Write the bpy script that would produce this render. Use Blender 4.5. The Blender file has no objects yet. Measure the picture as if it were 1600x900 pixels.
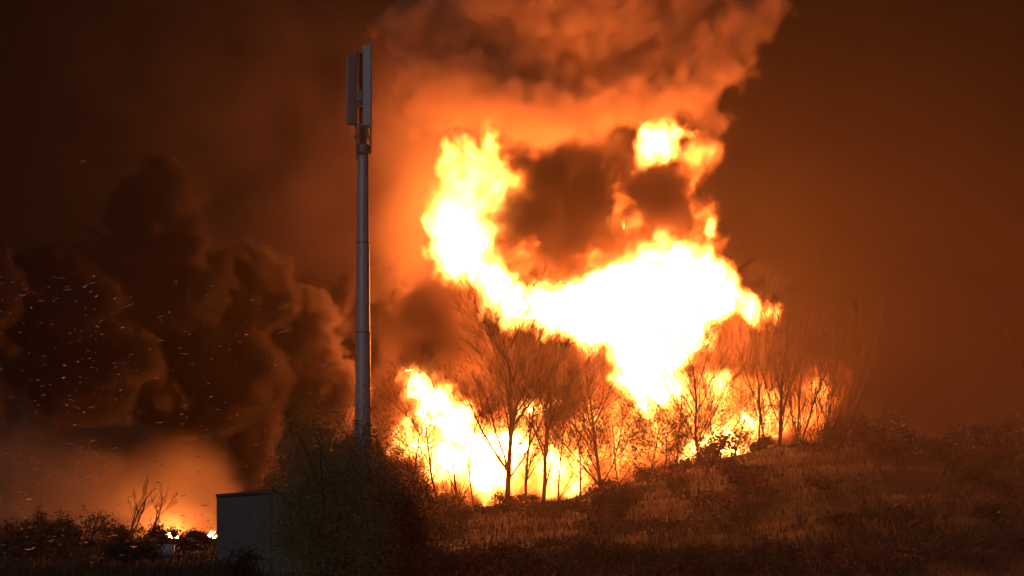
import bpy, bmesh, math, random
from mathutils import Vector, Matrix, noise as mnoise

scene = bpy.context.scene
COL = scene.collection

# ------------------------------------------------------------------ camera
F = 2200.0            # focal length in pixels of a 1600 px wide picture
HOR = 800.0           # picture row of the horizon
EYE = 2.0


def P(px, py, d):
    """a picture position at a distance d -> world point"""
    return Vector(((px - 800.0) / F * d, d, EYE + (HOR - py) / F * d))


cam = bpy.data.cameras.new('camera')
camo = bpy.data.objects.new('camera', cam)
COL.objects.link(camo)
camo.location = (0, 0, EYE)
camo.rotation_euler = (math.pi / 2, 0, 0)
cam.sensor_width = 36.0
cam.lens = 36.0 * F / 1600.0
cam.shift_y = (HOR - 450.0) / 1600.0
cam.clip_start = 0.5
cam.clip_end = 6000
scene.camera = camo

# ------------------------------------------------------------------ world, moon, exposure
world = bpy.data.worlds.new('World')
scene.world = world
world.use_nodes = True
wn = world.node_tree
bg = wn.nodes['Background']
bg.inputs['Color'].default_value = (0.006, 0.002, 0.0008, 1)
bg.inputs['Strength'].default_value = 1.0

moon = bpy.data.lights.new('cool_front_fill', 'SUN')  # added cool light from behind the camera for mast and cabin, source unseen
moon.energy = 0.52
moon.angle = math.radians(10)
moon.color = (0.75, 0.86, 1.0)
front_fill_obj = bpy.data.objects.new('cool_front_fill', moon)
COL.objects.link(front_fill_obj)
front_fill_obj.rotation_euler = (math.radians(66), 0, math.radians(-24))

scene.view_settings.view_transform = 'Standard'
scene.view_settings.look = 'None'
scene.view_settings.exposure = 0.0
scene.view_settings.gamma = 1.0
cy = scene.cycles
cy.use_denoising = True
cy.max_bounces = 4
cy.diffuse_bounces = 1
cy.glossy_bounces = 1
cy.volume_bounces = 0
cy.transparent_max_bounces = 8
cy.volume_step_rate = 1.0
cy.volume_max_steps = 256
cy.use_adaptive_sampling = True
cy.adaptive_threshold = 0.12
cy.adaptive_min_samples = 16


# ------------------------------------------------------------------ geometry-node field helpers
class Fld:
    """a field socket with arithmetic"""
    tree = None

    def __init__(self, s):
        self.s = s

    @staticmethod
    def node(kind, **kw):
        n = Fld.tree.nodes.new(kind)
        for k, v in kw.items():
            setattr(n, k, v)
        return n

    @staticmethod
    def put(inp, v):
        if isinstance(v, Fld):
            Fld.tree.links.new(v.s, inp)
        else:
            inp.default_value = v

    @staticmethod
    def m(op, *a, clamp=False):
        n = Fld.node('ShaderNodeMath', operation=op)
        n.use_clamp = clamp
        for i, v in enumerate(a):
            Fld.put(n.inputs[i], v)
        return Fld(n.outputs[0])

    @staticmethod
    def v(op, *a):
        n = Fld.node('ShaderNodeVectorMath', operation=op)
        for i, x in enumerate(a):
            Fld.put(n.inputs[i], x)
        return Fld(n.outputs['Value'] if op in ('LENGTH', 'DOT_PRODUCT', 'DISTANCE') else n.outputs[0])

    def __add__(self, o): return Fld.m('ADD', self, o)
    def __radd__(self, o): return Fld.m('ADD', o, self)
    def __sub__(self, o): return Fld.m('SUBTRACT', self, o)
    def __rsub__(self, o): return Fld.m('SUBTRACT', o, self)
    def __mul__(self, o): return Fld.m('MULTIPLY', self, o)
    def __rmul__(self, o): return Fld.m('MULTIPLY', o, self)


def f_noise(vec, scale, detail=3.0, rough=0.55, color=False):
    n = Fld.node('ShaderNodeTexNoise')
    Fld.put(n.inputs['Vector'], vec)
    n.inputs['Scale'].default_value = scale
    n.inputs['Detail'].default_value = detail
    n.inputs['Roughness'].default_value = rough
    return Fld(n.outputs[1 if color else 0])


def f_voronoi(vec, scale):
    n = Fld.node('ShaderNodeTexVoronoi')
    Fld.put(n.inputs['Vector'], vec)
    n.inputs['Scale'].default_value = scale
    return Fld(n.outputs['Distance'])


def f_ramp(x, a, b):
    n = Fld.node('ShaderNodeMapRange', interpolation_type='SMOOTHSTEP')
    Fld.put(n.inputs['Value'], x)
    n.inputs['From Min'].default_value = a
    n.inputs['From Max'].default_value = b
    return Fld(n.outputs[0])


def f_warp(p, scale, amp, detail=2.0):
    c = f_noise(p, scale, detail, 0.5, True)
    return Fld.v('ADD', p, Fld.v('MULTIPLY', Fld.v('SUBTRACT', c, (.5, .5, .5)), amp))


def f_blobs(p, blobs, k):
    """smooth union of ellipsoids (centre, radii)"""
    out = None
    for c, r in blobs:
        q = Fld.v('MULTIPLY', Fld.v('SUBTRACT', p, tuple(c)), (1 / r[0], 1 / r[1], 1 / r[2]))
        d = (Fld.v('LENGTH', q) - 1.0) * min(r)
        out = d if out is None else Fld.m('SMOOTH_MIN', out, d, k)
    return out


def px_blobs(rows, d, depth=0.75):
    """rows (px, py, rx, ry, dy) in picture pixels at the distance d -> world ellipsoids"""
    out = []
    for row in rows:
        px, py, rx, ry = row[:4]
        dd = d + (row[4] if len(row) > 4 else 0)
        s = dd / F
        out.append((P(px, py, dd), (rx * s, max(0.8, depth * 0.5 * (rx + ry) * s), ry * s)))
    return out


def bounds(blobs, pad):
    lo = [min(c[i] - r[i] for c, r in blobs) - pad for i in range(3)]
    hi = [max(c[i] + r[i] for c, r in blobs) + pad for i in range(3)]
    return lo, hi


def field_object(name, density_fn, lo, hi, voxel, material, mesh_threshold=None, step=None):
    tree = bpy.data.node_groups.new(name + '_field', 'GeometryNodeTree')
    tree.interface.new_socket('Geometry', in_out='INPUT', socket_type='NodeSocketGeometry')
    tree.interface.new_socket('Geometry', in_out='OUTPUT', socket_type='NodeSocketGeometry')
    tree.nodes.new('NodeGroupInput')
    go = tree.nodes.new('NodeGroupOutput')
    Fld.tree = tree
    p = Fld(tree.nodes.new('GeometryNodeInputPosition').outputs[0])
    vc = tree.nodes.new('GeometryNodeVolumeCube')
    vc.inputs['Min'].default_value = lo
    vc.inputs['Max'].default_value = hi
    for ax, i in zip('XYZ', range(3)):
        vc.inputs['Resolution ' + ax].default_value = max(4, int((hi[i] - lo[i]) / (voxel * (1.8 if i == 1 and mesh_threshold is None else 1.0))))
    Fld.put(vc.inputs['Density'], density_fn(p))
    last = vc.outputs[0]
    if mesh_threshold is not None:
        vm = tree.nodes.new('GeometryNodeVolumeToMesh')
        vm.inputs['Threshold'].default_value = mesh_threshold
        tree.links.new(last, vm.inputs[0])
        last = vm.outputs[0]
    sm = tree.nodes.new('GeometryNodeSetMaterial')
    sm.inputs['Material'].default_value = material
    tree.links.new(last, sm.inputs[0])
    tree.links.new(sm.outputs[0], go.inputs[0])
    me = bpy.data.volumes.new(name) if mesh_threshold is None else bpy.data.meshes.new(name)
    o = bpy.data.objects.new(name, me)
    COL.objects.link(o)
    md = o.modifiers.new('field', 'NODES')
    md.node_group = tree
    me.materials.append(material)
    if mesh_threshold is None:
        me.render.step_size = step or voxel * 3
    if mesh_threshold is not None:      # keep the result as a plain mesh
        dg = bpy.context.evaluated_depsgraph_get()
        m2 = bpy.data.meshes.new_from_object(o.evaluated_get(dg))
        o.modifiers.clear()
        o.data = m2
        m2.name = name
    return o


def new_mat(name):
    m = bpy.data.materials.new(name)
    m.use_nodes = True
    return m


# ------------------------------------------------------------------ haze
def make_haze(density=0.00026):
    m = new_mat('haze_air')
    nt = m.node_tree
    nt.nodes.remove(nt.nodes['Principled BSDF'])
    pv = nt.nodes.new('ShaderNodeVolumePrincipled')
    pv.inputs['Color'].default_value = (0.88, 0.74, 0.62, 1)
    pv.inputs['Density'].default_value = density
    pv.inputs['Anisotropy'].default_value = 0.5
    nt.links.new(pv.outputs[0], nt.nodes['Material Output'].inputs['Volume'])
    bm = bmesh.new()
    bmesh.ops.create_cube(bm, size=1.0)
    for v in bm.verts:
        v.co.x *= 1240
        v.co.y = -70 if v.co.y < 0 else 1130
        v.co.z = -2.2 if v.co.z < 0 else 64
    me = bpy.data.meshes.new('haze')
    bm.to_mesh(me)
    bm.free()
    me.materials.append(m)
    o = bpy.data.objects.new('haze', me)
    COL.objects.link(o)
    o['kind'] = 'stuff'
    o['label'] = 'thin smoky night air glowing brown around the fire'
    return o


# ------------------------------------------------------------------ fire
FD = 125.0
FLAME_BRIGHT = [  # px, py, rx, ry
    (722, 400, 44, 40), (712, 350, 36, 50), (728, 300, 36, 50), (740, 258, 30, 34), (706, 242, 11, 28), (766, 236, 10, 28),
    (792, 285, 26, 26), (770, 320, 30, 40), (752, 375, 26, 36), (700, 396, 26, 26),
    (768, 440, 30, 36), (800, 478, 36, 34), (850, 482, 50, 38),
    (905, 478, 60, 52), (962, 470, 74, 64), (1030, 455, 66, 66), (1082, 462, 62, 60), (1128, 470, 34, 34), (1012, 530, 66, 56),
    (1000, 590, 38, 44), (1036, 606, 32, 34), (1060, 530, 48, 40), (940, 505, 52, 40), (1062, 404, 34, 24), (1040, 398, 18, 18),
    (1164, 482, 20, 18), (1192, 496, 12, 8),
    (1030, 222, 30, 26), (1008, 250, 18, 20), (1056, 206, 16, 10), (970, 322, 14, 24), (990, 345, 14, 12),
    (960, 296, 6, 14), (1102, 360, 6, 8),
    (640, 584, 14, 18), (662, 606, 26, 28), (690, 636, 34, 34), (628, 672, 14, 14), (724, 668, 38, 36), (758, 694, 36, 36), (664, 694, 34, 26), (628, 690, 18, 16),
    (706, 724, 40, 34), (772, 744, 34, 28), (836, 642, 24, 14), (800, 700, 30, 30), (862, 726, 24, 22),
    (1120, 600, 22, 12), (1136, 590, 12, 8), (1130, 694, 34, 30), (1180, 672, 22, 24), (1082, 706, 20, 16), (900, 765, 14, 12),
    (1010, 640, 20, 24), (908, 716, 14, 14),
]
FLAME_DIM = [
    (800, 300, 40, 60), (830, 240, 12, 22), (1090, 240, 30, 26), (1080, 275, 14, 18), (985, 350, 40, 26),
    (740, 700, 110, 80), (860, 720, 110, 70), (980, 680, 100, 70), (1090, 660, 90, 80), (1190, 640, 70, 60), (1270, 620, 40, 46),
    (1302, 588, 18, 26), (1288, 640, 30, 30), (1240, 660, 60, 26), (660, 650, 44, 74), (625, 690, 30, 40), (636, 600, 24, 30), (1190, 490, 20, 20), (780, 450, 50, 40),
]

FLAME_FRONT = [  # licking round the dark rolls of smoke
    (968, 312, 8, 24, -13), (984, 348, 20, 11, -13), (1088, 236, 26, 26, -11), (1080, 282, 13, 24, -11), (1096, 338, 9, 18, -11),
    (1104, 364, 9, 10, -11), (1052, 384, 34, 10, -12), (828, 240, 6, 16, -9), (806, 392, 24, 16, -11), (950, 405, 40, 10, -11), (1132, 45, 7, 34, -4), (1140, -10, 8, 30, -4),
]


def rows_deep(rows, seed, spread):
    r = random.Random(seed)
    return [row + (r.uniform(-spread, spread),) for row in rows]


def flame_density(p):
    q = f_warp(p, 0.16, (3.0, 3.0, 3.0), 1.0)
    q = f_warp(q, 0.50, (2.2, 2.2, 3.2), 2.0)
    q = f_warp(q, 1.5, (0.9, 0.9, 1.2), 2.0)
    d1 = f_blobs(q, px_blobs(rows_deep(FLAME_BRIGHT, 3, 3.0), FD, 0.9), 0.7)
    d2 = f_blobs(q, px_blobs(rows_deep(FLAME_DIM, 4, 2.0), FD + 2, 0.6), 1.0)
    d3 = f_blobs(q, px_blobs(FLAME_FRONT, FD, 0.8), 0.6)
    n = f_noise(Fld.v('MULTIPLY', q, (1, 1, 0.6)), 0.9, 5.0, 0.62)
    n2 = f_ramp(f_noise(Fld.v('MULTIPLY', q, (1, 1, 0.7)), 0.5, 5.0, 0.65), 0.44, 0.66)
    puff = f_voronoi(Fld.v('MULTIPLY', f_warp(p, 0.8, (1.0, 1.0, 1.6), 3.0), (1, 1, 0.55)), 0.85)
    core = f_ramp(d1 + (n - 0.5) * 2.4 + (puff - 0.42) * 1.0, 0.85, -0.45)
    # the tongues high up on the left are thinner and streaked
    n3 = f_ramp(f_noise(Fld.v('MULTIPLY', q, (1, 1, 0.45)), 0.55, 4.0, 0.6), 0.38, 0.58)
    sx = Fld.node('ShaderNodeSeparateXYZ')
    Fld.put(sx.inputs[0], p)
    thin = f_ramp(Fld(sx.outputs[2]), P(0, 400, FD).z, P(0, 290, FD).z) * f_ramp(Fld(sx.outputs[0]), P(900, 0, FD).x, P(820, 0, FD).x)
    core = core * (1.0 - thin * (0.62 - 0.45 * n3))
    dim = f_ramp(d2, 0.6, -1.6) * (n2 * 0.60 + 0.24)
    front = f_ramp(d3 + (n - 0.5) * 2.4, 0.5, -0.7) * (0.25 + 0.5 * n2) * (1.0 - 0.72 * f_ramp(Fld(sx.outputs[2]), P(0, 160, FD).z, P(0, 110, FD).z))
    return Fld.m('MAXIMUM', Fld.m('MAXIMUM', core, dim), front)


def make_fire():
    m = new_mat('flame_gas')
    nt = m.node_tree
    nt.nodes.remove(nt.nodes['Principled BSDF'])
    at = nt.nodes.new('ShaderNodeAttribute')
    at.attribute_name = 'density'
    cr = nt.nodes.new('ShaderNodeValToRGB')
    e = cr.color_ramp.elements
    e[0].position, e[0].color = 0.0, (1.0, 0.08, 0.006, 1)
    e[1].position, e[1].color = 1.0, (1.0, 0.42, 0.075, 1)
    x = cr.color_ramp.elements.new(0.3)
    x.color = (1.0, 0.20, 0.025, 1)
    mp = nt.nodes.new('ShaderNodeMath')
    mp.operation = 'POWER'
    mp.inputs[1].default_value = 1.6
    mm = nt.nodes.new('ShaderNodeMath')
    mm.operation = 'MULTIPLY'
    mm.inputs[1].default_value = 7.0
    em = nt.nodes.new('ShaderNodeEmission')
    nt.links.new(at.outputs['Fac'], cr.inputs[0])
    nt.links.new(at.outputs['Fac'], mp.inputs[0])
    nt.links.new(mp.outputs[0], mm.inputs[0])
    nt.links.new(cr.outputs[0], em.inputs['Color'])
    nt.links.new(mm.outputs[0], em.inputs['Strength'])
    nt.links.new(em.outputs[0], nt.nodes['Material Output'].inputs['Volume'])
    lo, hi = bounds(px_blobs(FLAME_BRIGHT + FLAME_DIM + FLAME_FRONT, FD, 0.9), 3.5)
    lo[2] = max(lo[2], 0.3)
    mc = new_mat('flame_core')
    nt = mc.node_tree
    nt.nodes.remove(nt.nodes['Principled BSDF'])
    em = nt.nodes.new('ShaderNodeEmission')
    em.inputs['Color'].default_value = (1.0, 0.21, 0.035, 1)
    em.inputs['Strength'].default_value = 150.0
    nt.links.new(em.outputs[0], nt.nodes['Material Output'].inputs['Surface'])
    core = field_object('fire', flame_density, lo, hi, 0.7, mc, mesh_threshold=0.96)
    core['label'] = 'towering wall of white hot and orange flames behind the bare trees'
    core['category'] = 'fire'
    print('core faces', len(core.data.polygons))
    gas = field_object('flame_gas', flame_density, lo, hi, 0.15, m, step=0.8)
    gas.parent = core
    return core


# ------------------------------------------------------------------ smoke
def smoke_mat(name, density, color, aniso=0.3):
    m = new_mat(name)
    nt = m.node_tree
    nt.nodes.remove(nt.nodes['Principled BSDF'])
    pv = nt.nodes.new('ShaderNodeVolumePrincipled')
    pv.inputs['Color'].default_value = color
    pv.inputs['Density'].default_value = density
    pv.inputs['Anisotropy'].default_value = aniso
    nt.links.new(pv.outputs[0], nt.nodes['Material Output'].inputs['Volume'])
    return m


PLUME = [  # upper plume leaning to the right, above and among the flames
    (840, 165, 170, 55, 1), (720, 150, 110, 70, 2), (980, 150, 110, 50, 0), (900, 40, 200, 80, 2), (700, 40, 120, 80, 3), (1000, -20, 130, 90, 1),
    (1050, 150, 60, 42, -2), (1100, 120, 56, 52, -2), (1146, 70, 56, 60, -2), (1178, 10, 54, 66, -2), (1190, -60, 60, 60, -2),
    (1095, 232, 30, 34, -1), (1120, 176, 44, 40, -1),
]
NEAR = [  # smoke glowing beside the tall left tongues
    (640, 290, 50, 110), (690, 190, 80, 40), (620, 180, 60, 80), (800, 215, 80, 24),
]
VEIL = [  # thin smoke drifting left behind the mast
    (560, 220, 160, 230, 16), (380, 130, 260, 240, 20), (760, 60, 240, 170, 12), (640, 420, 120, 160, 18), (900, 200, 180, 140, 10),
    (450, 380, 200, 160, 22),
]
HOLE = [  # dark rolls of smoke in front of the flames
    (890, 300, 70, 50), (870, 365, 84, 60), (940, 330, 50, 60), (820, 375, 40, 36), (1040, 320, 52, 50), (1070, 350, 34, 40),
    (990, 390, 50, 24), (900, 400, 50, 26), (1000, 300, 34, 30), (820, 330, 30, 40), (860, 260, 60, 24), (930, 270, 50, 26),
    (690, 490, 50, 60), (660, 545, 36, 40), (700, 535, 50, 40), (618, 606, 30, 40), (600, 650, 26, 26), (640, 500, 30, 40), (1130, 545, 40, 24), (1170, 532, 28, 20),
]
MIST = [  # thinner smoke hanging among the bare trees
    (780, 575, 90, 50), (870, 590, 80, 50), (930, 610, 40, 50), (1110, 560, 50, 40), (1200, 570, 60, 50), (1260, 580, 44, 44), (880, 660, 70, 40),
]
BD = 121.0
BANK = [  # black bank rolling off to the left
    (600, 480, 46, 56), (590, 560, 55, 60), (520, 490, 70, 60), (450, 520, 90, 90), (340, 470, 110, 90), (235, 325, 92, 76), (220, 430, 130, 80),
    (80, 470, 120, 80), (300, 590, 150, 90), (120, 580, 140, 80), (480, 620, 100, 70), (-60, 520, 100, 120), (610, 620, 46, 40), (400, 680, 60, 60),
    (560, 660, 60, 60), (420, 430, 60, 40),
]


DIMMER = [  # thin dark smoke added at the far left to dim the glow behind
    (60, 120, 260, 260, -45), (-60, 300, 200, 200, -45), (250, 60, 180, 130, -40), (200, 260, 160, 120, -42), (60, 520, 240, 160, -45),
]
BANK_ROWS = [row[:4] + (row[4] + 11 - 49 * max(0.0, (560 - row[0]) / 560),) for row in rows_deep(BANK, 7, 2.0)]


def plume_density(p):
    q = f_warp(p, 0.05, (7.0, 5.0, 7.0), 2.0)
    d = f_blobs(q, px_blobs(PLUME, FD + 7, 0.6), 1.2)
    # streaks drawn out along the way the plume leans
    n = Fld.node('ShaderNodeVectorRotate', rotation_type='Y_AXIS')
    Fld.put(n.inputs['Vector'], f_warp(p, 0.06, (9.0, 5.0, 9.0), 2.0))
    n.inputs['Angle'].default_value = math.radians(38)
    s = Fld.v('MULTIPLY', Fld(n.outputs[0]), (0.20, 0.7, 1.0))
    t = f_noise(s, 0.42, 5.0, 0.62)
    e = f_noise(q, 0.30, 5.0, 0.6)
    v = f_voronoi(f_warp(p, 0.6, (0.8, 0.8, 0.8), 2.0), 0.5)
    return f_ramp(d + (t - 0.5) * 2.0 + (e - 0.5) * 3.5 + (v - 0.45) * 1.6, 0.3, -0.6) * f_ramp(t, 0.18, 0.50)


def veil_density(p):
    q = f_warp(p, 0.05, (10.0, 6.0, 10.0), 2.0)
    dn = f_blobs(q, px_blobs(NEAR, FD + 2, 0.5), 1.5)
    dv = f_blobs(q, px_blobs(VEIL, FD, 0.35), 3.0)
    w = f_noise(q, 0.12, 4.0, 0.55)
    return Fld.m('MAXIMUM', f_ramp(dn + (w - .5) * 3.0, 2.0, -2.5), f_ramp(dv, 3.0, -5.0) * f_ramp(w, 0.3, 0.7) * 0.17)


def dimmer_density(p):
    dm = f_blobs(p, px_blobs(DIMMER, BD, 0.25), 2.0)
    w = f_noise(p, 0.2, 4.0, 0.55)
    return f_ramp(dm + (w - 0.5) * 5.0, 2.5, -4.0)


def hole_density(p):
    q = f_warp(p, 0.12, (4.0, 4.0, 4.0), 2.0)
    d = f_blobs(q, px_blobs(rows_deep(HOLE, 6, 1.5), FD - 8, 0.6), 2.0)
    v = f_noise(q, 0.35, 5.0, 0.6)
    dm = f_blobs(q, px_blobs(MIST, FD - 8, 0.5), 1.0)
    return Fld.m('MAXIMUM', f_ramp(d + (v - 0.5) * 5.0, 0.7, -1.0), f_ramp(dm + (v - 0.5) * 4.0, 1.0, -1.5) * 0.10)


def bank_density(p):
    q = f_warp(p, 0.10, (3.5, 3.5, 3.5), 2.0)
    d = f_blobs(q, px_blobs(BANK_ROWS, BD, 0.7), 1.0)
    v = f_voronoi(f_warp(p, 0.5, (1.0, 1.0, 1.0), 2.0), 0.28)
    v2 = f_voronoi(f_warp(p, 0.9, (0.6, 0.6, 0.6), 2.0), 0.7)
    v3 = f_voronoi(f_warp(p, 1.6, (0.35, 0.35, 0.35), 2.0), 1.5)
    w = f_noise(q, 0.45, 6.0, 0.65)
    return f_ramp(d + (v - 0.5) * 2.2 + (v2 - 0.4) * 1.4 + (v3 - 0.4) * 0.8 + (w - 0.5) * 2.6, 0.22, -0.45)


LOW = [  # low smoke at the left, lit by its own ground fires
    (285, 740, 70, 50), (230, 780, 90, 50), (300, 800, 70, 50), (120, 760, 120, 60), (30, 720, 70, 60), (60, 800, 120, 50), (330, 770, 40, 40),
]


def low_density(p):
    q = f_warp(p, 0.12, (4.0, 4.0, 4.0), 2.0)
    d = f_blobs(q, px_blobs(rows_deep(LOW, 9, 1.5), 100, 1.2), 1.5)
    v = f_noise(q, 0.3, 5.0, 0.6)
    return f_ramp(d + (v - 0.5) * 4.0, 1.0, -1.5) * f_ramp(v, .25, .6)


DRIFT = [(P(1180, 640, 64), (24.0, 54.0, 17.0)), (P(1000, 760, 45), (14.0, 30.0, 8.0))]


def drift_density(p):
    q = f_warp(p, 0.05, (8.0, 8.0, 8.0), 2.0)
    d = f_blobs(q, DRIFT, 4.0)
    return f_ramp(d, 0.5, -9.0) * (0.45 + 1.1 * f_ramp(f_noise(q, 0.06, 5.0, 0.6), 0.3, 0.7))


def make_smoke():
    lo, hi = bounds(px_blobs(PLUME, FD + 7, 0.6), 3.0)
    hi[2] = min(hi[2], 56)
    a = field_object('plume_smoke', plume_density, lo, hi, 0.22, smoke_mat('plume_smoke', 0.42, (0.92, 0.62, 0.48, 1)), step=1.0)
    lo, hi = bounds(px_blobs(NEAR + VEIL, FD, 0.5), 4.0)
    hi[2] = min(hi[2], 60)
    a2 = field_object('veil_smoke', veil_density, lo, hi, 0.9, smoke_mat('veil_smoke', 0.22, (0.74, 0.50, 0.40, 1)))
    lo, hi = bounds(px_blobs(DIMMER, BD, 0.25), 3.0)
    lo[2] = max(lo[2], 0.2)
    a3 = field_object('dimmer_smoke', dimmer_density, lo, hi, 1.0, smoke_mat('dimmer_smoke', 0.11, (0.03, 0.025, 0.03, 1)))
    lo, hi = bounds(px_blobs(HOLE + MIST, FD - 8, 0.6), 3.0)
    b = field_object('rolling_smoke', hole_density, lo, hi, 0.2, smoke_mat('rolling_smoke', 1.2, (0.17, 0.105, 0.085, 1)), step=0.8)
    lo, hi = bounds(px_blobs(BANK_ROWS, BD, 0.7), 2.0)
    lo[2] = max(lo[2], 0.2)
    c = field_object('bank_smoke', bank_density, lo, hi, 0.19, smoke_mat('bank_smoke', 2.0, (0.12, 0.088, 0.08, 1)), step=0.9)
    lo, hi = bounds(px_blobs(LOW, 100, 1.2), 3.0)
    lo[2] = max(lo[2], 0.2)
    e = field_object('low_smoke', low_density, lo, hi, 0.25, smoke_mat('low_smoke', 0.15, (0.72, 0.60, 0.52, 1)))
    lo, hi = bounds(DRIFT, 2.0)
    lo[2] = max(lo[2], -1.0)
    g = field_object('drifting_smoke', drift_density, lo, hi, 1.5, smoke_mat('drifting_smoke', 0.0014, (0.90, 0.70, 0.55, 1), 0.55))
    for o, t in ((g, 'thin brown smoke drifting right of the flames and over the embankment'), (a2, 'thin orange smoke glowing behind the mast'), (a3, 'added thin dark smoke dimming the glow at the upper left'), (a, 'orange lit smoke plume streaming up to the right above the flames'),
                 (b, 'dark brown smoke rolling in front of the flames'),
                 (c, 'black billowing smoke bank drifting left of the mast'), (e, 'low orange lit smoke rising left of the grey cabin')):
        o['kind'] = 'stuff'
        o['label'] = t



# ------------------------------------------------------------------ plain helpers
def surf_mat(name, col, rough=0.8, var=0.35, scale=6.0, spec=0.3, metal=0.0, bump=0.0, col2=None):
    """a rough surface whose colour wanders between two tones"""
    m = new_mat(name)
    nt = m.node_tree
    b = nt.nodes['Principled BSDF']
    tc = nt.nodes.new('ShaderNodeTexCoord')
    no = nt.nodes.new('ShaderNodeTexNoise')
    no.inputs['Scale'].default_value = scale
    no.inputs['Detail'].default_value = 5
    cr = nt.nodes.new('ShaderNodeValToRGB')
    e = cr.color_ramp.elements
    c2 = col2 or tuple(c * (1 - var) for c in col)
    e[0].position, e[0].color = 0.35, (*c2, 1)
    e[1].position, e[1].color = 0.65, (*col, 1)
    nt.links.new(tc.outputs['Object'], no.inputs['Vector'])
    nt.links.new(no.outputs['Fac'], cr.inputs[0])
    nt.links.new(cr.outputs[0], b.inputs['Base Color'])
    b.inputs['Roughness'].default_value = rough
    b.inputs['Metallic'].default_value = metal
    b.inputs['Specular IOR Level'].default_value = spec
    if bump:
        bp = nt.nodes.new('ShaderNodeBump')
        bp.inputs['Strength'].default_value = bump
        bp.inputs['Distance'].default_value = 0.05
        nt.links.new(no.outputs['Fac'], bp.inputs['Height'])
        nt.links.new(bp.outputs[0], b.inputs['Normal'])
    return m


def link_mesh(name, verts, faces, mat, parent=None, smooth=False):
    me = bpy.data.meshes.new(name)
    me.from_pydata(verts, [], faces)
    me.materials.append(mat)
    if smooth:
        me.polygons.foreach_set('use_smooth', [True] * len(me.polygons))
    me.update()
    o = bpy.data.objects.new(name, me)
    COL.objects.link(o)
    o.parent = parent
    return o


def link_bm(name, bm, mat, parent=None, smooth=False):
    me = bpy.data.meshes.new(name)
    bmesh.ops.recalc_face_normals(bm, faces=bm.faces)
    bm.to_mesh(me)
    bm.free()
    me.materials.append(mat)
    if smooth:
        me.polygons.foreach_set('use_smooth', [True] * len(me.polygons))
    o = bpy.data.objects.new(name, me)
    COL.objects.link(o)
    o.parent = parent
    return o


def thing(name, label, cat, loc=(0, 0, 0), rz=0.0, group=None):
    o = bpy.data.objects.new(name, None)
    COL.objects.link(o)
    o.location = loc
    o.rotation_euler = (0, 0, rz)
    o['label'] = label
    o['category'] = cat
    if group:
        o['group'] = group
    return o


def bm_box(bm, lo, hi, bevel=0.0):
    b2 = bmesh.new()
    bmesh.ops.create_cube(b2, size=1.0)
    for v in b2.verts:
        for i in range(3):
            v.co[i] = lo[i] if v.co[i] < 0 else hi[i]
    if bevel:
        bmesh.ops.bevel(b2, geom=b2.edges[:], offset=bevel, segments=2, affect='EDGES', profile=0.6)
    tmp = bpy.data.meshes.new('tmp')
    b2.to_mesh(tmp)
    b2.free()
    bm.from_mesh(tmp)
    bpy.data.meshes.remove(tmp)


def box_obj(name, lo, hi, mat, parent, bevel=0.01):
    bm = bmesh.new()
    bm_box(bm, lo, hi, bevel)
    return link_bm(name, bm, mat, parent)


def tube(verts, faces, pts, radii, n):
    """append a tapering tube through pts"""
    base = len(verts)
    prev = None
    for i, p in enumerate(pts):
        t = (pts[min(i + 1, len(pts) - 1)] - pts[max(i - 1, 0)])
        if t.length < 1e-6:
            t = Vector((0, 0, 1))
        t.normalize()
        a = prev if prev is not None else (Vector((1, 0, 0)) if abs(t.x) < 0.8 else Vector((0, 1, 0)))
        a = (a - t * a.dot(t)).normalized()
        prev = a
        b = t.cross(a)
        for k in range(n):
            w = 2 * math.pi * k / n
            verts.append(p + (a * math.cos(w) + b * math.sin(w)) * radii[i])
    for i in range(len(pts) - 1):
        for k in range(n):
            k2 = (k + 1) % n
            r = base + i * n
            faces.append((r + k, r + k2, r + n + k2, r + n + k))
    if n >= 5:
        e = base + (len(pts) - 1) * n
        c = len(verts)
        verts += [verts[base + k].copy() for k in range(n)] + [verts[e + k].copy() for k in range(n)]
        faces.append(tuple(c + k for k in reversed(range(n))))
        faces.append(tuple(c + n + k for k in range(n)))


def cyl_obj(name, pts, radii, mat, parent, n=24):
    v, f = [], []
    tube(v, f, [Vector(p) for p in pts], radii, n)
    o = link_mesh(name, v, f, mat, parent)
    for q in o.data.polygons:
        q.use_smooth = len(q.vertices) == 4
    return o


# ------------------------------------------------------------------ terrain
CREST = [(-70, 0.2), (-12, 0.25), (-7.7, 0.7), (-3.9, 1.5), (0.0, 2.05), (3.1, 2.6), (5.8, 3.35), (9.3, 4.1), (12.4, 5.2), (15.5, 5.7), (17.8, 5.7),
         (19.3, 5.6), (23.2, 5.1), (26.3, 5.2), (31, 5.2), (60, 5.4), (140, 4.0)]
HILL_Y = 85.0


def crest(x):
    for (x0, z0), (x1, z1) in zip(CREST, CREST[1:]):
        if x0 <= x <= x1:
            t = (x - x0) / (x1 - x0)
            return z0 + (z1 - z0) * t
    return 0.2


def sstep(a, b, x):
    t = max(0.0, min(1.0, (x - a) / (b - a)))
    return t * t * (3 - 2 * t)


def ground_z(x, y):
    h = crest(x) * sstep(30, HILL_Y, y) * (1 - sstep(HILL_Y + 5, HILL_Y + 16, y))
    near = 1 - sstep(180, 300, y)
    n = mnoise.noise(Vector((x * 0.18, y * 0.18, 0))) * 0.30 + mnoise.noise(Vector((x * 0.7, y * 0.7, 5))) * 0.10
    return h + n * near * (0.5 + 0.5 * min(1, h))


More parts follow.
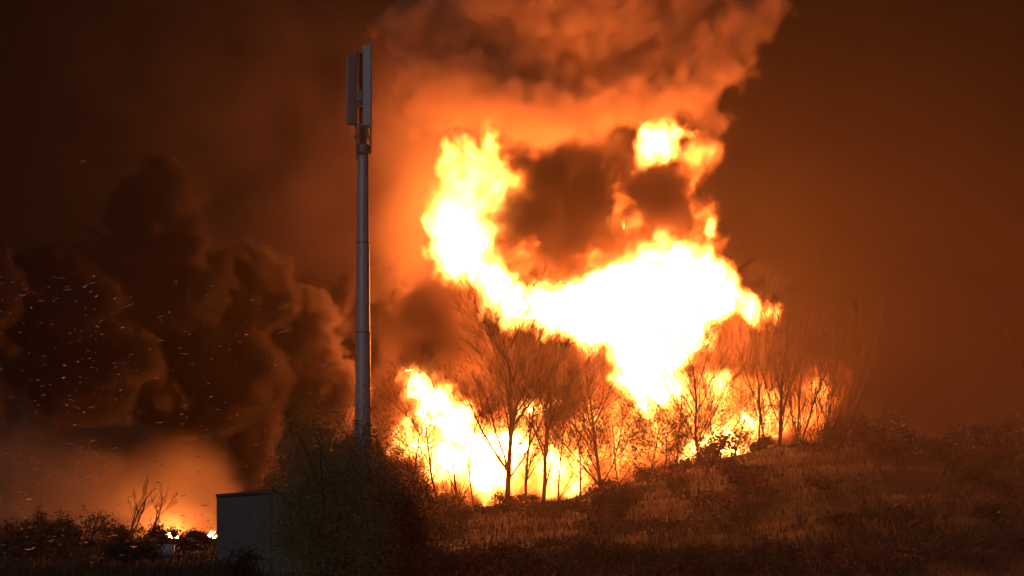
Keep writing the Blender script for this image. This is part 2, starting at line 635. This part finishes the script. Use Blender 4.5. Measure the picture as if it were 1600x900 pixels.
def make_terrain():
    m = surf_mat('scrub_soil', (0.09, 0.05, 0.026), 0.95, 0.5, 0.6, 0.1, bump=0.6)
    xs = [-590, -400, -250, -150, -100] + [-70 + i * 0.7 for i in range(int(150 / 0.7))] + [90, 120, 170, 260, 400, 590]
    ys = [-55, -30, 0, 20, 35] + [44 + i * 0.7 for i in range(int(66 / 0.7))] + [114, 120, 130, 145, 165, 200, 260, 400, 700, 1090]
    v = [(x, y, ground_z(x, y)) for y in ys for x in xs]
    n = len(xs)
    f = [(j * n + i, j * n + i + 1, (j + 1) * n + i + 1, (j + 1) * n + i) for j in range(len(ys) - 1) for i in range(n - 1)]
    o = link_mesh('ground', v, f, m, smooth=True)
    o['kind'] = 'structure'
    o['label'] = 'dark scrubby ground rising to an embankment on the right'
    # rough grass over the embankment
    r = random.Random(11)
    gv, gf = [], []
    for k in range(36000):
        y = r.uniform(42, 92) if k < 26000 else r.uniform(37.5, 47)
        x = r.uniform(-0.42, 0.42) * y
        z = ground_z(x, y)
        h = r.uniform(0.10, 0.34) * (1.3 if r.random() < 0.1 else 1)
        a = r.uniform(0, math.pi * 2)
        w = r.uniform(0.012, 0.03)
        lx, ly = r.gauss(0, 0.2) * h, r.gauss(0, 0.2) * h
        b = len(gv)
        ca, sa = math.cos(a) * w, math.sin(a) * w
        gv += [(x - ca, y - sa, z - 0.05), (x + ca, y + sa, z - 0.05), (x + lx * .5 + ca * .6, y + ly * .5 + sa * .6, z + h * .6), (x + lx, y + ly, z + h),
               (x + lx * .5 - ca * .6, y + ly * .5 - sa * .6, z + h * .6)]
        gf.append((b, b + 1, b + 2, b + 3, b + 4))
    g = link_mesh('grass', gv, gf, surf_mat('dry_grass', (0.065, 0.038, 0.021), 0.9, 0.3, 0.5, 0.1))
    g['kind'] = 'stuff'
    g['label'] = 'rough dry grass over the dark embankment'


# ------------------------------------------------------------------ vegetation
BARK = surf_mat('dark_bark', (0.050, 0.034, 0.024), 0.95, 0.4, 3.0, 0.1)
TWIG = surf_mat('brown_twig', (0.075, 0.042, 0.026), 0.95, 0.4, 3.0, 0.1)


def grow(rng, p, d, length, rad, level, out, spread, upness, kids):
    """one limb and, from along it, its side limbs; out collects (level, points, radii)"""
    nseg = 5 if level == 0 else (4 if level == 1 else 3)
    pts, rr = [p.copy()], [rad]
    dd = d.copy()
    for i in range(nseg):
        dd = (dd + Vector((rng.gauss(0, .10), rng.gauss(0, .10), rng.gauss(0, .05) + upness * 0.10))).normalized()
        pts.append(pts[-1] + dd * (length / nseg))
        rr.append(rad * (1 - 0.72 * (i + 1) / nseg))
    out.append((level, pts, rr))
    if level >= len(kids):
        return
    for _ in range(kids[level]):
        t = rng.uniform(0.28 if level == 0 else 0.15, 1.0)
        k = min(nseg - 1, int(t * nseg))
        u = t * nseg - k
        q = pts[k].lerp(pts[k + 1], u)
        axis = (pts[k + 1] - pts[k]).normalized()
        side = Vector((rng.gauss(0, 1), rng.gauss(0, 1), rng.gauss(0, .4)))
        side = (side - axis * side.dot(axis)).normalized()
        nd = (axis * (1 - spread) + side * spread + Vector((0, 0, upness * 0.25))).normalized()
        grow(rng, q, nd, length * rng.uniform(0.38, 0.62) * (1.15 - 0.45 * t), max(0.008, rr[k] * rng.uniform(0.30, 0.5)), level + 1, out, spread, upness, kids)


def bare_tree(px, d, base_py, top_py, label, seed, rad=0.16, spread=0.55, lean=(0, 0), kids=(14, 9, 6), stems=1, upness=0.8, group=None, twig=0.009, name='bare_tree'):
    rng = random.Random(seed)
    b = P(px, base_py, d)
    b.z = min(b.z, ground_z(b.x, b.y)) if base_py is None else ground_z(b.x, b.y) - 0.1
    h = P(px, top_py, d).z - b.z
    root = thing(name, label, 'tree', b, 0, group)
    out = []
    for s in range(stems):
        off = Vector((rng.gauss(0, .25), rng.gauss(0, .25), 0)) if stems > 1 else Vector((0, 0, 0))
        dr = Vector((lean[0] + (rng.gauss(0, .14) if stems > 1 else rng.gauss(0, .03)), lean[1] + rng.gauss(0, .05), 1)).normalized()
        grow(rng, off, dr, h * (1 if s == 0 else rng.uniform(.7, .95)) * 0.92, rad * (1 if s == 0 else .7), 0, out, spread, upness, kids)
    tv, tf, cv, cf = [], [], [], []
    for lev, pts, rr in out:
        if lev == 0:
            tube(tv, tf, pts, [max(r, .03) for r in rr], 8)
        else:
            tube(cv, cf, pts, [max(r, twig) for r in rr], 4 if lev == 1 else 3)
    link_mesh('trunk', tv, tf, BARK, root, True)
    link_mesh('crown', cv, cf, TWIG, root)
    return root


def bush(px, d, base_py, w, h, label, seed, leaf_mat, n_leaf=900, leaf=0.09, group=None, lobes=5, name='bush', stemmy=10, z=None, cat='bush', pale=0, pale_mat=None, zlo=.28):
    """stems and a cloud of small leaves in several uneven lobes; w, h in metres"""
    rng = random.Random(seed)
    b = P(px, base_py, d)
    b.z = ground_z(b.x, b.y) - 0.05 if z is None else z
    root = thing(name, label, cat, b, 0, group)
    L = []
    for _ in range(lobes):
        L.append((Vector((rng.uniform(-.34, .34) * w, rng.uniform(-.3, .3) * w, rng.uniform(zlo, .74) * h)), rng.uniform(.16, .34) * w, rng.uniform(.18, .30) * h))
    sv, sf = [], []
    for k in range(stemmy):
        c, rx, rz = L[k % lobes]
        e = c + Vector((rng.gauss(0, .5) * rx, rng.gauss(0, .5) * rx, rng.uniform(.2, 1.1) * rz))
        st = Vector((rng.gauss(0, .06) * w, rng.gauss(0, .06) * w, 0))
        mid = st.lerp(e, .5) + Vector((rng.gauss(0, .05) * w, rng.gauss(0, .05) * w, .05 * h))
        tube(sv, sf, [st, mid, e], [0.03, 0.02, 0.008], 4)
    link_mesh('stem', sv, sf, BARK, root)

    def leaves(nm, n, size, mat):
        v, f = [], []
        for _ in range(n):
            c, rx, rz = L[rng.randrange(lobes)]
            u = Vector((rng.gauss(0, 1), rng.gauss(0, 1), rng.gauss(0, 1))).normalized() * (rng.random() ** 0.45)
            p = c + Vector((u.x * rx, u.y * rx, u.z * rz)) * rng.choice((.8, 1, 1, 1.15, 1.35))
            a = Vector((rng.gauss(0, 1), rng.gauss(0, 1), rng.gauss(0, 1))).normalized()
            t = a.orthogonal().normalized()
            s = size * rng.uniform(.5, 1.4)
            i = len(v)
            v += [p - a * s, p + t * s * .42, p + a * s, p - t * s * .42]
            f.append((i, i + 1, i + 2, i + 3))
        link_mesh(nm, v, f, mat, root)
    leaves('leaves', n_leaf, leaf, leaf_mat)
    if pale:
        leaves('glint_leaves', pale, leaf * 1.8, pale_mat)
    return root


LEAF_DARK = surf_mat('dark_leaf', (0.08, 0.046, 0.024), 0.8, 0.5, 2.0, 0.2)
LEAF_OLIVE = surf_mat('olive_leaf', (0.19, 0.16, 0.06), 0.75, 0.45, 2.0, 0.2)
LEAF_BLACK = surf_mat('blackish_leaf', (0.035, 0.030, 0.022), 0.8, 0.4, 2.0, 0.2)
LEAF_RED = surf_mat('rusty_leaf', (0.19, 0.065, 0.035), 0.8, 0.5, 2.0, 0.2)
LEAF_GLINT = surf_mat('glint_leaf', (0.55, 0.42, 0.30), 0.6, 0.3, 2.0, 0.3)  # glints of light on leaves, put into a pale leaf colour


ORD = ('first', 'second', 'third', 'fourth', 'fifth', 'sixth', 'seventh', 'eighth', 'ninth', 'tenth', 'eleventh', 'twelfth', 'thirteenth', 'fourteenth', 'fifteenth', 'sixteenth')


def make_trees():
    T = bare_tree
    T(790, 104, 790, 505, 'largest bare tree with a wide fan of fine branches in front of the flames', 1, 0.24, 0.52, (0, 0), (26, 14, 8))
    T(829, 103, 790, 585, 'bare forked tree just right of the largest fan-shaped tree', 2, 0.20, 0.40, (0.01, 0), (14, 9, 5), 2)
    T(947, 105, 770, 540, 'bare tree with a straight dark trunk between the fan-shaped tree and the white flame column', 3, 0.19, 0.5, (0, 0), (19, 12, 7))
    T(718, 100, 800, 690, 'short forked bare sapling standing before the low left flames', 4, 0.13, 0.5, (-0.03, 0), (7, 5, 3), 2)
    T(690, 108, 790, 575, 'slender bare tree at the left end of the bare trees', 5, 0.10, 0.55, (-0.08, 0), (14, 9, 6))
    T(1098, 106, 720, 548, 'bare tree rising between the white flame column and the small bright flame beside it', 6, 0.17, 0.45, (0, 0), (19, 12, 7))
    T(1060, 108, 730, 610, 'low bushy bare tree under the white flame column', 7, 0.12, 0.6, (0, 0), (14, 9, 6))
    T(1208, 104, 700, 505, 'tallest bare tree of the right stand with a thick straight trunk', 8, 0.22, 0.34, (0, 0), (11, 7, 4), twig=0.012)
    grp = 'thin bare trees crowded at the right end of the flames'
    for i, (px, top, ln) in enumerate(((1226, 540, .02), (1240, 560, .0), (1256, 555, .03), (1272, 575, .02), (1292, 570, .05), (1302, 600, .06), (1190, 560, -.02), (1172, 575, 0))):
        T(px, 103 + (i * 2.3) % 6, 700, top, ORD[(0, 1, 2, 3, 4, 5, -1, -2)[i] + 2] + ' from left of the thin bare trees at the right end of the flames', 20 + i, 0.13, 0.36, (ln, 0), (8, 6, 4), group=grp, twig=0.012)
    grp = 'bushy bare trees mingled with the low flames'
    for i, (px, top, ln) in enumerate(((870, 600, .04), (905, 590, -.03), (975, 640, 0), (1010, 655, .02), (1035, 660, 0), (1120, 640, .02), (1145, 625, 0), (748, 620, -.05), (655, 660, -.1))):
        T(px, 104 + (i * 2.7) % 7, 760, top, ORD[(2, 3, 4, 5, 6, 7, 8, 1, 0)[i]] + ' from the left of the bushy bare trees mingled with the low flames', 40 + i, 0.09, 0.6, (ln, 0), (18, 10, 6), 1, .6, grp, twig=0.011)
    T(196, 80, 850, 745, 'thin bare tree leaning right in the orange smoke at the left, the taller one', 60, 0.035, 0.22, (0.6, 0), (5, 3, 2), 3, .4, twig=.008)
    T(240, 78, 850, 765, 'small bare tree standing just left of the cabin in orange smoke', 61, 0.03, 0.3, (0.35, 0), (5, 3, 2), 2, .4, twig=.008)
    T(1604, 74, 700, 300, 'sparse tree at the right edge with a few twigs catching the light', 62, 0.13, 0.4, (0.0, 0), (12, 5, 3), 1, .8, twig=.012)


def make_bushes():
    B = bush
    grp = 'low bushes silhouetted along the foot of the flames'
    r = random.Random(5)
    for i, px in enumerate((612, 640, 668, 700, 735, 768, 800, 832, 868, 905, 938, 965, 1000, 1040, 1075, 1105)):
        B(px, 92 + r.uniform(-2, 4), 800, r.uniform(1.6, 3.0), r.uniform(1.0, 2.2) + (2.2 if px < 720 else 0.0), ORD[i] + ' from the left of the low bushes along the foot of the flames', 100 + i, LEAF_DARK, 800, 0.085, grp)
    B(1152, 86, 705, 3.0, 2.0, 'rounded dark bush bulging against the flames on the embankment crest', 130, LEAF_DARK, 1600, 0.085)
    B(1188, 86, 705, 2.0, 1.5, 'smaller bush right beside the rounded bush on the embankment crest', 131, LEAF_DARK, 1000, 0.085)
    B(1290, 86, 680, 3.4, 2.3, 'dark bush beside the right end of the flames on the crest', 132, LEAF_DARK, 1600, 0.085, pale=5, pale_mat=LEAF_GLINT)
    grp = 'bushes with a few pale leaves on the embankment crest at the right'
    for i, px in enumerate((1330, 1372, 1410, 1446, 1478, 1510, 1540, 1572, 1605)):
        B(px, 82 + r.uniform(-3, 3), 680, r.uniform(2.0, 3.6), r.uniform(1.6, 3.2), ORD[i] + ' from the left of the bushes with pale painted leaf glints on the crest at the right', 140 + i, LEAF_DARK, 1200, 0.085, grp, pale=9, pale_mat=LEAF_GLINT)
    grp = 'low scrub bushes scattered on the embankment slope'
    for i in range(64):
        y = r.uniform(47, 84)
        px = r.uniform(640, 1640)
        B(px, y, 800, r.uniform(1.4, 3.4), r.uniform(.6, 1.5), 'low scrub bush on the dark embankment slope', 1700 + i, r.choice((LEAF_DARK, LEAF_RED, LEAF_DARK)), 420, 0.09, grp, 4, 'scrub_bush', 5, pale=1 if r.random() < .2 else 0, pale_mat=LEAF_GLINT)
    grp = 'low scrub bushes along the near foot of the embankment'
    for i in range(22):
        y = r.uniform(38.5, 43.5)
        px = 610 + i * 47 + r.uniform(-20, 20)
        B(px, y, 800, r.uniform(1.6, 2.6), r.uniform(.7, 1.1), 'low scrub bush along the near foot of the embankment', 300 + i, r.choice((LEAF_DARK, LEAF_RED, LEAF_DARK)), 900, 0.06, grp, 5, 'scrub_bush', 5, zlo=.15)
    # left
    grp = 'rusty scrub bushes at the lower left under the embers'
    for i in range(22):
        y = r.uniform(56, 78)
        px = r.uniform(-20, 345)
        B(px, y, 850, r.uniform(1.4, 2.6), r.uniform(.9, 1.9) * (1.25 if px < 150 else .8), 'rusty scrub bush at the lower left under the embers', 220 + i, r.choice((LEAF_RED, LEAF_RED, LEAF_DARK)), 650, 0.07, grp, 5, 'scrub_bush', 8)
    B(200, 50, 880, 2.0, 1.15, 'black bush left of the small grey cabinet', 260, LEAF_BLACK, 1500, 0.06)
    B(382, 37, 890, 1.6, 1.15, 'black leafy bush in front of the grey cabin wall', 261, LEAF_BLACK, 1300, 0.045, lobes=7, stemmy=16)
    # the olive tree in front of the mast
    rt = B(520, 38, 900, 3.7, 5.4, 'hazy olive tree in front of the mast foot beside the grey cabin', 262, LEAF_OLIVE, 80000, 0.030, None, 40, 'leafy_tree', 22, cat='tree', zlo=.10)
    B(610, 40, 900, 3.0, 3.2, 'brownish bush right of the hazy olive tree', 263, LEAF_DARK, 24000, 0.034, None, 20, 'bush', 12, zlo=.12)


# ------------------------------------------------------------------ mast
def make_mast():
    D = 60.0
    s = D / F
    steel = surf_mat('galvanised_steel', (0.27, 0.25, 0.265), 0.45, 0.12, 1.2, 0.5, metal=0.1)
    dull = surf_mat('dull_steel', (0.12, 0.11, 0.11), 0.55, 0.2, 3.0, 0.4, metal=0.3)
    shell = surf_mat('antenna_shell', (0.21, 0.195, 0.20), 0.5, 0.08, 0.8, 0.4)
    b = P(566, 800, D)
    b.z = 0
    root = thing('phone_mast', 'tall grey tapering phone mast with panel antennas at its top', 'mast', b)

    def z(py):
        return EYE + (HOR - py) * s

    def x(px):
        return (px - 566) * s
    # pole in flanged sections
    secs = [(870, 14.6), (700, 13.0), (520, 11.3), (380, 9.95), (238, 8.6)]
    for (p0, r0), (p1, r1) in zip(secs, secs[1:]):
        o = cyl_obj('pole_section', [(x(567), 0, max(-.1, z(p0))), (x(567.5), 0, z(p1) - .01)], [r0 * s, r1 * s], steel, root, 32)
    for p0, r0 in secs[1:4]:
        cyl_obj('flange', [(x(567.3), 0, z(p0) - .03), (x(567.3), 0, z(p0) + .03)], [r0 * s + .025] * 2, dull, root, 32)
    # head: collar, inner mast, outer standoff pipes
    cyl_obj('collar', [(x(568), 0, z(240)), (x(568), 0, z(228))], [11.2 * s] * 2, dull, root, 32)
    cyl_obj('head_pole', [(x(569), .05, z(232)), (x(569), .05, z(84))], [3.6 * s, 3.2 * s], dull, root, 16)
    for px, y0, p0, p1 in ((557.5, -.12, 251, 80), (579.5, -.1, 240, 190), (563, .2, 236, 76)):
        cyl_obj('standoff_pipe', [(x(px), y0, z(p0)), (x(px), y0, z(p1))], [1.6 * s] * 2, dull, root, 12)
    for py in (82, 148, 166, 196, 214):
        box_obj('bracket', (x(553), -.10, z(py) - .05), (x(580), .16, z(py) + .05), dull, root, .012)
    # panels: rounded boxes with end caps and connectors
    for cx, yy, p0, p1, rz, w in ((549, -.22, 196, 88, .55, .19), (575.5, -.34, 201, 75, -.12, .20), (566, .45, 200, 80, 3.0, .19)):
        pr = bpy.data.objects.new('antenna_panel', None)
        bm = bmesh.new()
        bm_box(bm, (-w, -.09, z(p0)), (w, .09, z(p1)), .05)
        me = bpy.data.meshes.new('antenna_panel')
        bm.to_mesh(me)
        bm.free()
        me.materials.append(shell)
        bpy.data.objects.remove(pr)
        pr = bpy.data.objects.new('antenna_panel', me)
        COL.objects.link(pr)
        pr.parent = root
        pr.location = (x(cx), yy, 0)
        pr.rotation_euler = (0, 0, rz)
        for k in (-1, 0, 1):
            cyl_obj('connector', [(k * .08, 0, z(p0) - .10), (k * .08, 0, z(p0) + .01)], [.025] * 2, dull, pr, 8)
        for py in (p0 - 12, p1 + 12):
            box_obj('clamp', (-.07, .08, z(py) - .05), (.07, .20, z(py) + .05), dull, pr, .01)
    box_obj('radio_unit', (x(557), -.16, z(160)), (x(566), .06, z(142)), dull, root, .02)
    box_obj('radio_unit', (x(568), -.10, z(215)), (x(576), .14, z(203)), dull, root, .02)
    cyl_obj('lightning_rod', [(x(572), .05, z(84)), (x(572), .05, z(68))], [.035, .012], dull, root, 8)
    cyl_obj('stub_antenna', [(x(580), -.1, z(154)), (x(588), -.12, z(154)), (x(588), -.12, z(148))], [.018] * 3, dull, root, 8)
    # cables down the head and the pole, step pegs
    v, f = [], []
    for k in range(5):
        xx = x(561 + k * 2.2)
        tube(v, f, [Vector((xx, -.10, z(198))), Vector((xx + .03, -.16, z(222))), Vector((xx, -.26, z(244)))], [.022] * 3, 6)
    link_mesh('cable', v, f, surf_mat('black_cable', (.03, .03, .03), .6), root)
    v, f = [], []
    for k in range(44):
        zz = 2.5 + k * .35
        rr = (14.6 - (14.6 - 8.6) * zz / z(238)) * s
        sx = -1 if k % 2 else 1
        tube(v, f, [Vector((sx * rr * .9, 0, zz)), Vector((sx * (rr + .10), -.02, zz))], [.010] * 2, 5)
    pg = link_mesh('step_pegs', v, f, dull, root)
    pg['kind'] = 'stuff'
    return root


# ------------------------------------------------------------------ cabin, cabinet
def make_cabin():
    wallm = surf_mat('grey_cladding', (0.115, 0.118, 0.118), 0.7, 0.15, 1.0, 0.3)
    trim = surf_mat('grey_trim', (0.07, 0.065, 0.064), 0.6, 0.15, 1.5, 0.3)
    a = P(340, 800, 52)
    c = P(424, 800, 41)
    a.z = c.z = 0
    u = (c - a)
    L = u.length
    rz = math.atan2(u.y, u.x)
    root = thing('cabin', 'flat-roofed grey metal cabin with a blank wall beside the olive tree', 'cabin', a, rz)
    H = 2.66
    W = 2.2
    box_obj('wall', (0, 0, -.1), (L, W, H - .12), wallm, root, .015)
    n = 9
    for k in range(n):
        x0 = L * k / n
        box_obj('cladding_panel', (x0 + .012, -.022, .12), (x0 + L / n - .012, .01, H - .16), wallm, root, .006)
    rf = box_obj('roof', (-.06, -.06, H - .12), (L + .06, W + .06, H), trim, root, .02)
    box_obj('plinth', (-.02, -.03, -.1), (L + .02, W + .02, .10), trim, root, .01)
    for xx in (-.014, L - .06):
        box_obj('corner_post', (xx, -.034, .10), (xx + .07, .05, H - .125), trim, root, .006)
    d = box_obj('door', (L + .001, .9, .1), (L + .05, 1.9, 2.15), trim, root, .01)
    box_obj('handle', (L + .05, 1.72, 1.05), (L + .09, 1.82, 1.09), wallm, d, .004)


def make_cabinet():
    m = surf_mat('cabinet_grey', (0.30, 0.31, 0.33), 0.6, 0.15, 2.0, 0.3)
    d = 58.0
    s = d / F
    b = P(252, 800, d)
    b.z = -.05
    root = thing('utility_cabinet', 'small pale grey utility cabinet among the scrub at the lower left', 'cabinet', b, 0.15)
    h = 2 + (800 - 851) * s + .05
    w = 20 * s
    box_obj('body', (-w, 0, .06), (w, .45, h - .05), m, root, .012)
    box_obj('lid', (-w - .03, -.03, h - .05), (w + .03, .48, h), m, root, .012)
    for k in (-1, 1):
        dr = box_obj('door', (min(0, k * w) + .012, -.018, .12), (max(0, k * w) - .012, .004, h - .08), m, root, .005)
    box_obj('handle', (.03, -.04, h * .5), (.06, -.016, h * .5 + .12), m, dr, .004)
    box_obj('base', (-w + .02, .02, 0), (w - .02, .43, .06), m, root, .005)


# ------------------------------------------------------------------ small fires and embers
def small_fire(px, py, d, w, h, label, seed, strength=9.0):
    m = new_mat('ground_flame')
    nt = m.node_tree
    nt.nodes.remove(nt.nodes['Principled BSDF'])
    em = nt.nodes.new('ShaderNodeEmission')
    em.inputs['Color'].default_value = (1.0, 0.24, 0.045, 1)
    em.inputs['Strength'].default_value = strength
    nt.links.new(em.outputs[0], nt.nodes['Material Output'].inputs['Surface'])
    r = random.Random(seed)
    b = P(px, py, d)
    b.z = ground_z(b.x, b.y)
    root = thing('small_fire', label, 'fire', b)
    n = max(3, int(w / 0.45))
    for k in range(n):
        x0 = (k + .5) / n * w - w / 2 + r.uniform(-.1, .1)
        hh = h * r.uniform(.5, 1.0) * (1 - .5 * abs(2 * x0 / w))
        rr = w / n * r.uniform(.6, .9)
        y0 = r.uniform(-.3, .3)
        pts = [Vector((x0, y0, -.05)), Vector((x0 + r.gauss(0, .04), y0, hh * .25)), Vector((x0 + r.gauss(0, .08), y0, hh * .6)), Vector((x0 + r.gauss(.1, .1), y0, hh))]
        v, f = [], []
        tube(v, f, pts, [rr * .7, rr, rr * .55, .01], 9)
        link_mesh('flame_tongue', v, f, m, root, True)
    return root


def make_embers():
    mats = []
    for nm, c, st in (('ember_pale', (1.0, .64, .50, 1), .07), ('ember_rose', (1.0, .42, .28, 1), .085), ('ember_orange', (1.0, .30, .10, 1), .35), ('ember_cool', (.80, .60, .62, 1), .055)):
        m = new_mat(nm)
        nt = m.node_tree
        nt.nodes.remove(nt.nodes['Principled BSDF'])
        em = nt.nodes.new('ShaderNodeEmission')
        em.inputs['Color'].default_value = c
        em.inputs['Strength'].default_value = st
        nt.links.new(em.outputs[0], nt.nodes['Material Output'].inputs['Surface'])
        mats.append(m)
    r = random.Random(77)

    def flake(v, f, c, ln, w, tilt):
        a = Vector((math.cos(tilt), r.gauss(0, .3), math.sin(tilt))).normalized() * ln
        t = Vector((0, 1, 0)) * w
        n = Vector((-math.sin(tilt), 0, math.cos(tilt))) * w
        b = len(v)
        v += [c - a, c + a, c + t, c - t, c + n, c - n]
        f += [(b, b + 2, b + 4), (b, b + 4, b + 3), (b, b + 3, b + 5), (b, b + 5, b + 2), (b + 1, b + 4, b + 2), (b + 1, b + 3, b + 4), (b + 1, b + 5, b + 3), (b + 1, b + 2, b + 5)]

    def spot():
        k = r.random()
        if k < .50:
            return r.uniform(-5, 330), 900 - abs(r.gauss(0, 65)) - 5
        if k < .72:
            return r.uniform(-5, 160), r.uniform(430, 760)
        if k < .94:
            return r.uniform(100, 470), r.uniform(440, 800)
        return r.uniform(460, 700), r.uniform(560, 840)
    # the larger ones, each by itself
    fixed = [(40, 452), (35, 462), (60, 594), (145, 688), (300, 568), (10, 709), (292, 747), (180, 700), (64, 470), (275, 440), (250, 495), (130, 252), (240, 236), (57, 644), (340, 640),
             (248, 660), (309, 714), (176, 720), (157, 741), (288, 774), (203, 797), (45, 780)]
    for i in range(70):
        px, py = fixed[i] if i < len(fixed) else spot()
        d = r.uniform(44, 62)
        v, f = [], []
        s = d / F
        flake(v, f, Vector((0, 0, 0)), r.uniform(3.0, 8.0) * s, r.uniform(.55, .95) * s, r.gauss(.12, .12))
        o = link_mesh('ember', v, f, mats[(2 if py > 760 and r.random() < .5 else r.choice((0, 1, 3, 3))) if i not in (3, 5) else 2])
        o.location = P(px, py, d)
        o['label'] = 'slender glowing ember drifting before the black smoke and scrub at the left'
        o['category'] = 'ember'
        o['group'] = 'embers drifting through the air at the left'
    for m in mats:
        v, f = [], []
        for _ in range(130):
            px, py = spot()
            d = r.uniform(46, 72)
            s = d / F
            flake(v, f, P(px, py, d), r.uniform(1.4, 4.0) * s, r.uniform(.4, .8) * s, r.gauss(.15, .25))
        o = link_mesh('sparks', v, f, m)
        o['kind'] = 'stuff'
        o['label'] = 'fine sparks drifting over the scrub at the left'


# ------------------------------------------------------------------ build
make_terrain()
make_mast()
make_cabin()
make_cabinet()
make_fire()
make_smoke()
small_fire(258, 856, 97, 1.8, 0.75, 'small ground fire behind the grey utility cabinet', 1, 520)
small_fire(333, 856, 95, 0.6, 0.8, 'tiny ground fire at the left edge of the grey cabin', 2, 300)
make_trees()
make_bushes()
make_embers()
make_haze()
